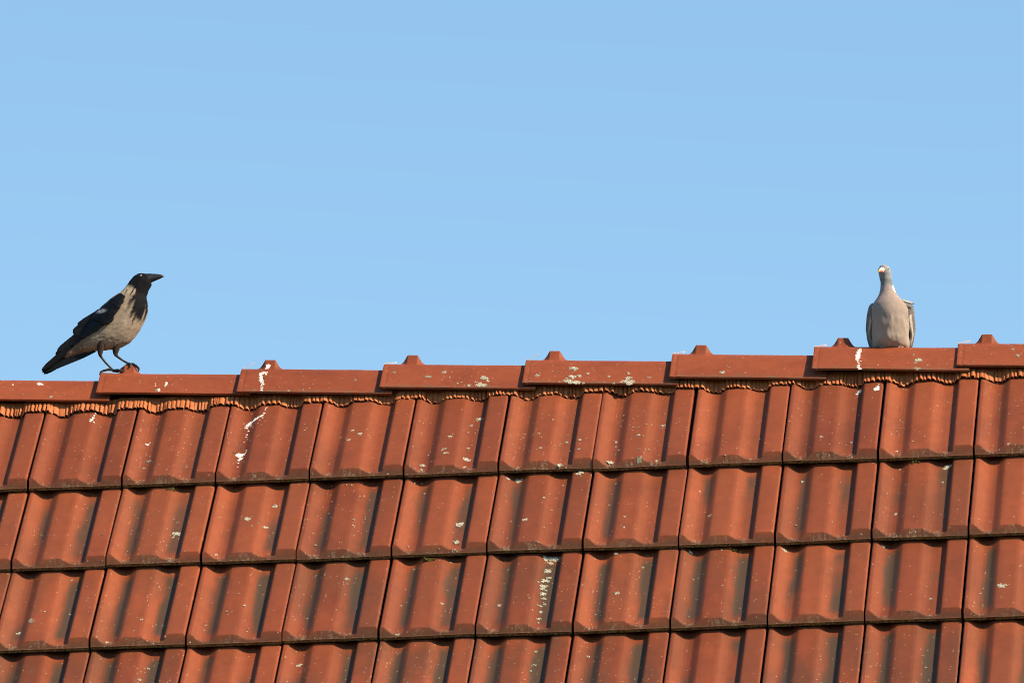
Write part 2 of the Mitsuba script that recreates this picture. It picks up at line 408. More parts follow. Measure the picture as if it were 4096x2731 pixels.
def bird_frame(origin):
    return T().translate([float(v) for v in origin]).rotate([0, 0, 1], math.degrees(TURN))


def loft(cen, up, lat, ru, rl, n=120, m=72, knots=None):
    """Closed smooth tube through elliptical sections: centre, up axis, side axis, up radius, side radius at each station."""
    k = np.arange(len(cen)) if knots is None else np.asarray(knots, float)
    t = np.linspace(k[0], k[-1], n)
    f = lambda a: PchipInterpolator(k, np.asarray(a, float), axis=0)(t)
    c, u, l, a, b = f(cen), f(up), f(lat), f(ru), f(rl)
    ang = np.linspace(0, 2 * np.pi, m, endpoint=False)
    v = c[:, None] + np.cos(ang)[None, :, None] * u[:, None] * a[:, None, None] + np.sin(ang)[None, :, None] * l[:, None] * b[:, None, None]
    f_ = tri(grid_faces(n, m, True))
    v = np.vstack([v.reshape(-1, 3), c[:1], c[-1:]])
    j = np.arange(m)
    o = n * m
    cap0 = np.stack([np.full(m, o), (j + 1) % m, j], -1)
    cap1 = np.stack([np.full(m, o + 1), (n - 1) * m + j, (n - 1) * m + (j + 1) % m], -1)
    mesh = trimesh.Trimesh(v, np.vstack([f_, cap0, cap1]), process=False)
    mesh.fix_normals()
    return mesh


def side_loft(pairs, lat, P, **kw):
    """A loft from (back point, belly point) pairs given in the bird's side view."""
    p = np.array([[P(*a), P(*b)] for a, b in pairs])
    cen, d = p.mean(1), (p[:, 0] - p[:, 1]) / 2
    r = np.linalg.norm(d, axis=1)
    u = d / r[:, None]
    z = lambda q: np.stack([q[:, 0], np.zeros(len(q)), q[:, 1]], -1)
    side = np.tile([0.0, 1.0, 0.0], (len(p), 1))
    return loft(z(cen), z(u), side, r, np.array(lat), **kw)


def feather(a, b, width, place, offset=0.0, tip=0.35, n=9, m=5, camber=0.10):
    """A feather from a to b in the wing's plane; place(q, off) puts points (k, 2) in space at a height off the body."""
    a, b = np.array(a, float), np.array(b, float)
    d = b - a
    ln = np.linalg.norm(d)
    d = d / ln
    e = np.array([-d[1], d[0]])
    t = np.linspace(0, 1, n)
    half = width / 2 * np.minimum(1, np.sqrt(np.maximum(1 - np.maximum(t - (1 - tip), 0) ** 2 / tip ** 2, 0.0))) * (0.55 + 0.45 * np.minimum(1, t * 4))
    s = np.linspace(-1, 1, m)
    q = a + d * (t * ln)[:, None, None] + e * (s[None, :, None] * half[:, None, None])
    q = q.reshape(-1, 2)
    lift = (offset + camber * width * (1 - s[None, :] ** 2) + 0.0012 * t[:, None] ** 2).ravel()
    top = place(q, lift)
    bot = place(q, lift - 0.0009)
    g = tri(grid_faces(n, m))
    nv = len(q)
    rim = np.concatenate([np.arange(m), m * np.arange(1, n) + m - 1, (n - 1) * m + np.arange(m - 2, -1, -1), m * np.arange(n - 2, 0, -1)])
    r2 = np.roll(rim, -1)
    side = np.vstack([np.stack([rim, r2, r2 + nv], -1), np.stack([rim, r2 + nv, rim + nv], -1)])
    return np.vstack([top, bot]), np.vstack([g, g[:, ::-1] + nv, side])


def join(parts):
    vs, fs, n0 = [], [], 0
    for v, f in parts:
        vs.append(v); fs.append(f + n0); n0 += len(v)
    return np.vstack(vs), np.vstack(fs)


def signed(poly, q):
    """Signed distance to a polygon, positive inside."""
    p = np.array(poly, float)
    a, b = p, np.roll(p, -1, 0)
    dist = np.full(len(q), 1e9)
    odd = np.zeros(len(q), bool)
    for (x0, y0), (x1, y1) in zip(a, b):
        e = np.array([x1 - x0, y1 - y0])
        w = q - [x0, y0]
        t = np.clip((w @ e) / (e @ e), 0, 1)
        dist = np.minimum(dist, np.linalg.norm(w - t[:, None] * e, axis=1))
        hit = (y0 > q[:, 1]) != (y1 > q[:, 1])
        xs = x0 + (q[:, 1] - y0) * (x1 - x0) / (y1 - y0 + 1e-12)
        odd ^= hit & (q[:, 0] < xs)
    return np.where(odd, dist, -dist)


# ---- hooded crow: side view coordinates in units of 1/4890 m, mapped to metres by PC
KC = 4890.0
PC = lambda x, y: np.array([(x - 1130) / KC, (1425 - y) / (KC * 0.9714)])
CROW_AT = [-1.0366, 0.12, 7.5973]
FC = bird_frame(CROW_AT)
CROW = thing('crow', 'hooded crow with black head and beige body standing on the ridge', 'crow')
pairs = [((1540, 174), (1582, 268)), ((1495, 166), (1592, 300)), ((1440, 163), (1586, 328)), ((1385, 182), (1566, 362)), ((1325, 245), (1544, 408)), ((1275, 318), (1528, 460)),
         ((1195, 400), (1543, 560)), ((1085, 472), (1538, 668)), ((965, 580), (1492, 790)), ((875, 680), (1425, 905)), ((800, 770), (1335, 1015)), ((735, 860), (1215, 1090)),
         ((670, 950), (1075, 1118)), ((615, 1015), (915, 1130)), ((560, 1080), (770, 1158)), ((500, 1140), (630, 1198)), ((440, 1190), (520, 1232))]
latr = np.array([30, 52, 66, 76, 82, 90, 150, 195, 215, 215, 200, 175, 140, 105, 75, 50, 22]) / KC
body = side_loft(pairs, latr, PC, n=200, m=110)
v = np.array(body.vertices)
pxy = np.stack([v[:, 0] * KC + 1130, 1425 - v[:, 2] * KC * 0.9714], -1)
axis = np.array([-0.62, 0.78])                                   # the lie of the feathers
al, ac = pxy @ axis, pxy @ np.array([0.78, 0.62])
fib = meshkit.fbm(np.stack([al / 130, ac / 26, v[:, 1] * 100], -1), 2, 4)
tuft = meshkit.fbm(np.stack([al / 45, ac / 24, v[:, 1] * 120], -1), 3, 9)
v = v + np.array(body.vertex_normals) * ((fib - 0.5) * 0.0016 + (tuft - 0.5) * 0.0034)[:, None] * np.where(pxy[:, 0] > 1380, 0.55, 1.0)[:, None]
black = [(1700, 100), (1360, 100), (1270, 240), (1240, 330), (1345, 345), (1385, 420), (1300, 465), (1325, 560), (1315, 650), (1345, 740), (1365, 800), (1430, 810), (1490, 790), (1560, 690), (1620, 500), (1700, 300)]
al2, ac2 = pxy @ np.array([-0.35, 0.94]), pxy @ np.array([0.94, 0.35])
jag = (meshkit.fbm(np.stack([al2 / 150, ac2 / 24, v[:, 1] * 90], -1), 2, 21) - 0.5) * 300
sd = signed(black, pxy) + jag * np.where(pxy[:, 1] < 380, 0.25, 1.0)
kb = sstep(-1, 1, sd / np.where(pxy[:, 1] > 450, 48, 24))[:, None]
tone = meshkit.fbm(np.stack([al / 160, ac / 70, v[:, 1] * 40], -1), 3, 31)[:, None]
grey = np.array([0.250, 0.210, 0.170]) * (0.78 + 0.5 * tone) * (0.86 + 0.28 * fib[:, None])
vent = sstep(900, 700, pxy[:, 0] + 0.3 * (tuft - 0.5) * 200)[:, None]
grey = grey * (1 - vent) + grey * np.array([0.62, 0.50, 0.45]) * vent  # undertail shading put into the plumage colour as a darker brown
ink = np.array([0.0050, 0.0054, 0.0080]) * (0.6 + 1.3 * fib[:, None])
body.vertices = v
add(CROW + '__body', body, 'mat_plumage', smooth=True, color=grey * (1 - kb) + ink * kb, to_world=FC)
lin_near = {}
for sgn in (-1, 1):
    half = v[:, 1] * sgn > -0.001
    # widest lateral position of the body at each place of the side view
    lin_near[sgn] = (LinearNDInterpolator(v[half][:, [0, 2]], np.abs(v[half][:, 1])), NearestNDInterpolator(v[half][:, [0, 2]], np.abs(v[half][:, 1])))


def wing_place(sgn):
    lin, near = lin_near[sgn]

    def place(q, off):
        x, z = (q[:, 0] - 1130) / KC, (1425 - q[:, 1]) / (KC * 0.9714)
        y = lin(x, z)
        y = np.where(np.isnan(y), 0.0, y)
        y = np.maximum(y, 0.010)
        return np.stack([x, sgn * (y + off), z], -1)
    return place


far_blades = [((1030, 640), (470, 1128), 92), ((1040, 650), (395, 1165), 80), ((1030, 700), (590, 1040), 100), ((1000, 720), (555, 1078), 90), ((1000, 700), (612, 955), 92), ((980, 660), (600, 925), 90),
              ((1050, 640), (655, 838), 84), ((1010, 620), (700, 810), 80), ((1080, 720), (690, 1000), 88), ((1110, 720), (760, 965), 80), ((1130, 700), (850, 935), 74)]
for sgn in (-1, 1):
    pl = wing_place(sgn)
    parts, cols = [], []
    for k, (a, b, wd) in enumerate(far_blades):
        vf = feather(a, b, wd, pl, 0.0020 + 0.0004 * k, tip=0.16, n=22, camber=0.00001)
        parts.append(vf)
        cols.append(np.tile(np.array([0.0034, 0.0040, 0.0064]) * (0.7 + 0.6 * ((k * 37) % 10) / 10), (len(vf[0]), 1)))
    for r in range(8):                                          # coverts in rows, the front ones on top
        for c in range(7):
            f0 = r / 7.0
            top = np.array([905, 690]) * f0 + np.array([1190, 480]) * (1 - f0)
            low = np.array([1085, 790]) * f0 + np.array([1235, 540]) * (1 - f0)
            q = top + (low - top) * (c + 0.5 * (r % 2)) / 6.5
            d = np.array([-0.74, 0.67]) if c > 1 else np.array([-0.80, 0.60])
            w = rng.normal(0, 5, 2)
            vf = feather(q + w - d * 40, q + w + d * 105, 62 + 18 * f0, pl, 0.0095 - 0.0030 * f0 + 0.0003 * ((c * 3 + r) % 4), tip=0.45, n=9, camber=0.00001)
            parts.append(vf)
            pale = 1.0 if (r, c) in ((6, 0), (6, 1), (5, 0), (7, 0)) else 0.0
            mid = vf[0]
            xx, zz = mid[:, 0] * KC + 1130, 1425 - mid[:, 2] * KC * 0.9714
            wp = np.exp(-(((xx - 960) / 62) ** 2 + ((zz - 678) / 27) ** 2) ** 2)[:, None]
            base_c = np.array([0.0034, 0.0040, 0.0064]) * rng.uniform(0.6, 1.5)
            cols.append(base_c * (1 - wp) + np.array([0.34, 0.32, 0.33]) * wp)
    vw, fw = join(parts)
    add(CROW + '__wing', trimesh.Trimesh(vw, fw, process=False), 'mat_black_feather', smooth=True, color=np.vstack(cols), to_world=FC)
# tail: long blades one over the other
parts, cols = [], []
for k in range(7):
    g = (k - 3) / 3.0
    a, b = np.array([690, 1055 + 8 * abs(g)]), np.array([205 + 20 * abs(g) ** 2 + 14 * (k % 2), 1392 + 12 * g])
    y0 = (k - 3) * 0.0042
    e = np.array([0.55, 0.83]) * (k - 3) * 13
    pl = lambda q, off, y0=y0: np.stack([(q[:, 0] - 1130) / KC, np.full(len(q), y0) + 0.0 * off + 0.5 * off, (1425 - q[:, 1]) / (KC * 0.9714)], -1)
    vf = feather(a + e * 1.5, b + e * 0.08, 64, pl, 0.0, tip=0.30, n=22, camber=0.00002)
    parts.append(vf)
    cols.append(np.tile(np.array([0.0034, 0.0040, 0.0062]) * (0.7 + 0.1 * k), (len(vf[0]), 1)))
for a, b in (((880, 1140), (232, 1398)), ((760, 1150), (222, 1396)), ((600, 1040), (205, 1378)), ((520, 1110), (380, 1180))):
    pl = lambda q, off: np.stack([(q[:, 0] - 1130) / KC, -0.004 + 0.5 * off, (1425 - q[:, 1]) / (KC * 0.9714)], -1)
    vf = feather(a, b, 58, pl, 0.0, tip=0.30, n=22, camber=0.00002)
    parts.append(vf)
    cols.append(np.tile([0.0034, 0.0040, 0.0062], (len(vf[0]), 1)))
vw, fw = join(parts)
add(CROW + '__tail', trimesh.Trimesh(vw, fw, process=False), 'mat_black_feather', smooth=True, color=np.vstack(cols), to_world=FC)
beak = [((1500, 172), (1575, 290)), ((1540, 167), (1598, 276)), ((1590, 168), (1630, 262)), ((1645, 172), (1668, 246)), ((1695, 178), (1706, 230)), ((1730, 188), (1730, 216)), ((1752, 203), (1748, 209))]
add(CROW + '__beak', side_loft(beak, np.array([56, 50, 41, 32, 23, 14, 4]) / KC, PC, n=60, m=40), 'mat_horn', smooth=True, to_world=FC)
e0 = PC(1455, 206)
for sgn in (-1, 1):
    ye = float(lin_near[sgn][1](e0[0], e0[1]))
    m = trimesh.creation.icosphere(3, 0.0034)
    m.apply_translation([e0[0], sgn * (ye - 0.0022), e0[1]])
    add(CROW + '__eye', m, 'mat_crow_eye', smooth=True, to_world=FC)


def crow_pt(x, y, d):
    q = PC(x, y)
    return [q[0], d, q[1]]


for dy, th, tarsus, toes in (
        (-0.012, [(960, 1020, 34), (950, 1120, 23), (945, 1185, 15), (950, 1215, 10)], [(950, 1215), (1010, 1295), (1085, 1372), (1115, 1405)],
         [[(1110, 1400, 0), (1160, 1418, -.006), (1215, 1412, -.009), (1250, 1420, -.010), (1262, 1428, -.010)], [(1110, 1400, 0), (1180, 1395, .004), (1240, 1382, .006), (1290, 1392, .006), (1306, 1412, .006)],
          [(1110, 1400, 0), (1165, 1405, -.012), (1205, 1420, -.019), (1225, 1432, -.021)], [(1100, 1390, 0), (1050, 1385, 0), (990, 1398, 0), (952, 1415, 0), (940, 1445, -.001), (950, 1478, -.001)]]),
        (-0.004, [(1150, 1050, 32), (1140, 1130, 22), (1135, 1180, 14), (1150, 1205, 10)], [(1140, 1200), (1215, 1255), (1285, 1296), (1310, 1306)],
         [[(1305, 1312, 0), (1350, 1318, -.008), (1395, 1345, -.014), (1430, 1375, -.017), (1447, 1405, -.018)], [(1305, 1312, 0), (1360, 1305, .004), (1400, 1335, .006), (1425, 1370, .006), (1425, 1408, .006)],
          [(1305, 1312, 0), (1325, 1322, -.010), (1330, 1345, -.016), (1325, 1364, -.020)], [(1300, 1310, 0), (1265, 1335, 0), (1225, 1360, 0), (1190, 1385, 0), (1180, 1400, 0)]])):
    up = hull_chain([crow_pt(x, y, dy * 1.5) for x, y, r in th], [r / KC * 1.95 for x, y, r in th], 20)
    mt = to_tri(up.refine_to_length(0.002))
    mt = trimesh.smoothing.filter_taubin(mt, iterations=12)
    tv = np.array(mt.vertices)
    nn = meshkit.fbm(tv * np.array([900, 900, 260]), 2, 3)
    mt.vertices = tv + np.array(mt.vertex_normals) * ((nn - 0.5) * 0.0022)[:, None]
    leg = add(CROW + '__leg', mt, 'mat_plumage', smooth=True, color=np.array([0.040, 0.031, 0.026]) * (0.4 + 1.2 * nn[:, None]), to_world=FC)
    foot = hull_chain([crow_pt(x, y, dy) for x, y in tarsus], [0.0034, 0.0028, 0.0028, 0.0036])
    for c in toes:
        rr = [0.0036, 0.0033, 0.0029, 0.0022, 0.0008] if len(c) == 5 else ([0.0036, 0.0032, 0.0024, 0.0009] if len(c) == 4 else [0.0036, 0.0033, 0.0030, 0.0025, 0.0017, 0.0006])
        foot = foot + hull_chain([crow_pt(x, y, dy + d) for x, y, d in c], rr)
    add(leg + '__foot', to_tri(foot), 'mat_scaly_leg', smooth=50, to_world=FC)

# ---- wood pigeon: front view coordinates in units of 1/5440 m
KP = 5440.0
PP = lambda x, y: ((x - 745) / KP, (1375 - y) / (KP * 0.9714))
PIGEON_AT = [0.9677, 0.12, 7.5871]
FP = bird_frame(PIGEON_AT)
PIGEON = thing('pigeon', 'wood pigeon with pinkish breast and pale bill facing the camera on the ridge', 'pigeon')
rows_p = [(1420, 610, 900, -.010, .050), (1385, 535, 965, -.030, .064), (1330, 500, 995, -.044, .076), (1240, 484, 1003, -.053, .085), (1100, 474, 1008, -.061, .085), (950, 470, 1005, -.063, .075),
          (850, 478, 995, -.060, .062), (780, 500, 968, -.054, .052), (720, 535, 915, -.045, .043), (665, 568, 872, -.036, .036), (600, 598, 830, -.027, .028), (520, 614, 800, -.021, .022),
          (440, 617, 779, -.017, .019), (385, 604, 773, -.018, .019), (330, 594, 769, -.021, .018), (285, 590, 756, -.021, .017), (240, 603, 736, -.017, .013), (218, 632, 702, -.009, .006), (209, 655, 680, -.003, .002)]
cen = np.array([[PP((a + b) / 2, y)[0], (f + g) / 2, PP(0, y)[1]] for y, a, b, f, g in rows_p])
m = loft(cen, np.tile([1.0, 0, 0], (len(cen), 1)), np.tile([0, 1.0, 0], (len(cen), 1)), [(b - a) / 2 / KP * (1.03 if y > 700 else 1.0) for y, a, b, f, g in rows_p], [(g - f) / 2 for y, a, b, f, g in rows_p], n=110, m=72,
         knots=[(1420 - r[0]) / 100 for r in rows_p])
mf = Manifold(__import__('manifold3d').Mesh(np.asarray(m.vertices, np.float32), np.asarray(m.faces, np.uint32)))
rump = hull_chain([(0, .045, .075), (0, .095, .045), (0, .14, .018), (0, .21, -.015)], [.046, .034, .018, .009], 28)
m = to_tri((mf + rump).refine_to_length(0.0026))
m = trimesh.smoothing.filter_taubin(m, iterations=20)
v = np.array(m.vertices)
pxy = np.stack([v[:, 0] * KP + 745, 1375 - v[:, 2] * KP * 0.9714], -1)
fz = meshkit.fbm(np.stack([v[:, 0] * 170, v[:, 1] * 170, v[:, 2] * 60], -1), 3, 2)
fold = meshkit.fbm(np.stack([v[:, 0] * 95, v[:, 1] * 60, v[:, 2] * 30], -1), 2, 12)
chest = (0.30 + 0.75 * sstep(850, 1080, pxy[:, 1])) * sstep(640, 800, pxy[:, 1]) * (v[:, 1] < 0.01)
v = v + np.array(m.vertex_normals) * ((fz - 0.5) * 0.0006 + (fold - 0.5) * 0.0066 * chest)[:, None]
m.vertices = v
jit = (fz - 0.5) * 60
head = sstep(620, 430, pxy[:, 1] + jit)[:, None]
low = sstep(900, 1250, pxy[:, 1] + jit)[:, None]
pink = np.array([0.270, 0.222, 0.208]) * (1 - low) + np.array([0.320, 0.272, 0.243]) * low
col = pink * (1 - head) + np.array([0.235, 0.250, 0.280]) * head
green = (sstep(385, 430, pxy[:, 1] + jit) * sstep(540, 480, pxy[:, 1] + jit))[:, None]
col = col * (1 - 0.7 * green) + np.array([0.10, 0.12, 0.125]) * 0.7 * green
d = np.sqrt(((pxy[:, 0] - 812) / 30) ** 2 + ((pxy[:, 1] - 545) / 62) ** 2)
patch = (sstep(1.15, 0.8, d + (fz - 0.5) * 0.6) * (v[:, 0] > 0.006))[:, None]
col = col * (1 - patch) + np.array([0.75, 0.74, 0.72]) * patch
backg = sstep(0.01, 0.04, v[:, 1])[:, None] * (1 - head)
col = col * (1 - backg) + np.array([0.17, 0.16, 0.165]) * backg
col = col * (0.90 + 0.2 * fz[:, None])
add(PIGEON + '__body', m, 'mat_plumage', smooth=True, color=col, to_world=FP)
for sgn in (-1, 1):
    edge = [(925, 722), (1015, 748), (1068, 820), (1084, 960), (1093, 1075), (1078, 1200), (1052, 1320), (1035, 1362)] if sgn > 0 else \
           [(520, 738), (468, 762), (432, 850), (412, 960), (402, 1080), (414, 1190), (444, 1290), (478, 1352)]
    inner = [(945, 790), (985, 830), (995, 920), (1000, 1010), (1014, 1090), (1040, 1190), (1022, 1290), (1003, 1345)] if sgn > 0 else \
            [(550, 790), (512, 830), (494, 920), (484, 1010), (468, 1090), (450, 1180), (470, 1270), (492, 1335)]
    n = len(edge)
    k, t = np.arange(n), np.linspace(0, n - 1, 46)
    eo, ei = (PchipInterpolator(k, np.array([PP(*q) for q in c]), axis=0)(t) for c in (edge, inner))
    s = np.linspace(0, 1, 46)
    # the front fold of the wing, then the outer face running back to the tips
    yf = -0.022 + 0.044 * np.abs(s - 0.30) ** 1.2
    rows_w, depth = [], np.linspace(0, 1, 34)
    for a in np.linspace(0, np.pi / 2, 9)[:-1]:
        q = ei + (eo - ei) * math.sin(a)
        rows_w.append(np.stack([q[:, 0], yf + 0.014 * (1 - math.cos(a)), q[:, 1]], -1))
    for b in depth:
        x = eo[:, 0] * (1 - 0.55 * b ** 1.6)
        z = eo[:, 1] * (1 - 0.78 * b ** 1.2) + 0.012 * b
        rows_w.append(np.stack([x, yf + 0.014 + b * (0.165 + 0.02 * np.sin(9 * s)), z], -1))
    rows_w = np.array(rows_w)
    nr = len(rows_w)
    inn = rows_w - np.array([sgn * 0.0035, 0, 0])
    g = tri(grid_faces(nr, 46))
    vw = np.vstack([rows_w.reshape(-1, 3), inn.reshape(-1, 3)])
    nv = nr * 46
    rim = np.concatenate([np.arange(46), 46 * np.arange(1, nr) + 45, (nr - 1) * 46 + np.arange(44, -1, -1), 46 * np.arange(nr - 2, 0, -1)])
    r2 = np.roll(rim, -1)
    fw = np.vstack([g, g[:, ::-1] + nv, np.stack([rim, r2, r2 + nv], -1), np.stack([rim, r2 + nv, rim + nv], -1)])
    fz2 = meshkit.fbm(np.stack([vw[:, 0] * 150, vw[:, 1] * 150, vw[:, 2] * 110], -1), 3, 5)
    vw = vw + np.array([sgn * 1.0, -0.4, 0]) * ((fz2 - 0.5) * 0.0012)[:, None]
    col = np.array([0.155, 0.14, 0.142]) * (0.7 + 0.6 * fz2[:, None])
    front = (np.tile(np.repeat((np.arange(nr) > 0) & (np.arange(nr) < 3), 46), 2) & (np.tile(np.tile(s, nr), 2) + (fz2 - 0.5) * 0.2 > 0.38)).astype(float)[:, None]
    tuft = (np.tile(np.tile(s, nr), 2) + (fz2 - 0.5) * 0.12 < 0.14).astype(float)[:, None] * (0.7 if sgn > 0 else 0.0)
    wht = np.clip(front * (0.95 if sgn > 0 else 0.5) + tuft, 0, 1)
    col = col * (1 - wht) + np.array([0.55, 0.53, 0.50]) * wht
    add(PIGEON + '__wing', trimesh.Trimesh(vw, fw, process=False), 'mat_plumage', smooth=True, color=col, to_world=FP)
parts = []
for k, (a, b, w) in enumerate((((900, 735), (1080, 790), 30), ((905, 760), (1066, 822), 40))):
    pl = lambda q, off, k=k: np.stack([(q[:, 0] - 745) / KP, -0.024 + 0.003 * k + 0.12 * (q[:, 0] - 985) / KP - off, (1375 - q[:, 1]) / (KP * 0.9714)], -1)
    parts.append(feather(a, b, w, pl, 0.002, tip=0.5, n=10, camber=0.00003))
vw, fw = join(parts)
t = sstep(1040, 1072, vw[:, 0] * KP + 745)[:, None]
add(PIGEON + '__shoulder_feathers', trimesh.Trimesh(vw, fw, process=False), 'mat_plumage', smooth=True, color=np.array([0.46, 0.43, 0.40]) * (1 - t) + np.array([0.05, 0.045, 0.05]) * t,
    to_world=FP, label='ruffled pale feathers with dark tips at the wing bend')
parts = []
for k in range(7):                                              # tail slanting down behind the ridge
    a, b = np.array([0.006 * (k - 3), 0.10]), np.array([0.011 * (k - 3), 0.255 - 0.004 * abs(k - 3)])
    pl = lambda q, off, k=k: np.stack([q[:, 0], q[:, 1], 0.048 - 0.42 * (q[:, 1] - 0.10) - 0.0012 * abs(k - 3) + off], -1)
    parts.append(feather(a, b, 0.020, pl, 0.0, tip=0.12, n=10, camber=0.02))
vw, fw = join(parts)
add(PIGEON + '__tail', trimesh.Trimesh(vw, fw, process=False), 'mat_black_feather', smooth=True, color=np.tile([0.09, 0.085, 0.09], (len(vw), 1)), to_world=FP)


def pig(x, y, d):
    q = PP(x, y)
    return (q[0], d, q[1])


cere = hull_chain([pig(652, 300, -.021), pig(628, 299, -.0255), pig(612, 312, -.0275)], [.0040, .0046, .0034], 20)
bill = hull_chain([pig(640, 322, -.022), pig(612, 326, -.0285), pig(596, 336, -.0325)], [.0050, .0040, .0030], 20)
tip = hull_chain([pig(598, 332, -.0318), pig(588, 340, -.0345), pig(583, 354, -.0352)], [.0029, .0025, .0012], 20)
bk = add(PIGEON + '__bill', to_tri(bill), 'mat_bill_pink', smooth=60, to_world=FP)
add(bk + '__tip', to_tri(tip), 'mat_bill_yellow', smooth=60, to_world=FP, label='yellow bill tip')
add(bk + '__cere', to_tri(cere), 'mat_cere', smooth=60, to_world=FP, label='white swelling at the base of the bill')
for x, y, d, sg in ((722, 288, -.0185, 1), (597, 292, -.0165, -1)):
    c = np.array(pig(x, y, d))
    o = np.array([sg * 0.55, -0.8, 0.1])
    m = trimesh.creation.icosphere(3, 0.0036)
    m.apply_translation(c - o * 0.0016)
    eye = add(PIGEON + '__eye', m, 'mat_pale_eye', smooth=True, to_world=FP)
    m = trimesh.creation.icosphere(3, 0.0019)
    m.apply_translation(c + o * 0.0007)
    add(eye + '__pupil', m, 'mat_pupil', smooth=True, to_world=FP)
for x0 in (655, 850):
    f = Manifold()
    for dx, l in ((-50, .030), (0, .036), (48, .030)):
        a = pig(x0, 1372, .012)
        q1 = pig(x0 + dx * 0.5, 1370, .012 - l * 0.5)
        q2 = pig(x0 + dx, 1376, .012 - l)
        q3 = pig(x0 + dx * 1.05, 1390, .008 - l)
        f = f + hull_chain([a, q1, q2, q3], [.0040, .0034, .0029, .0012], 12)
    f = f + hull_chain([pig(x0, 1300, .0), pig(x0, 1372, .012)], [.0048, .0046], 12)
    add(PIGEON + '__foot', to_tri(f), 'mat_pink_foot', smooth=50, to_world=FP)


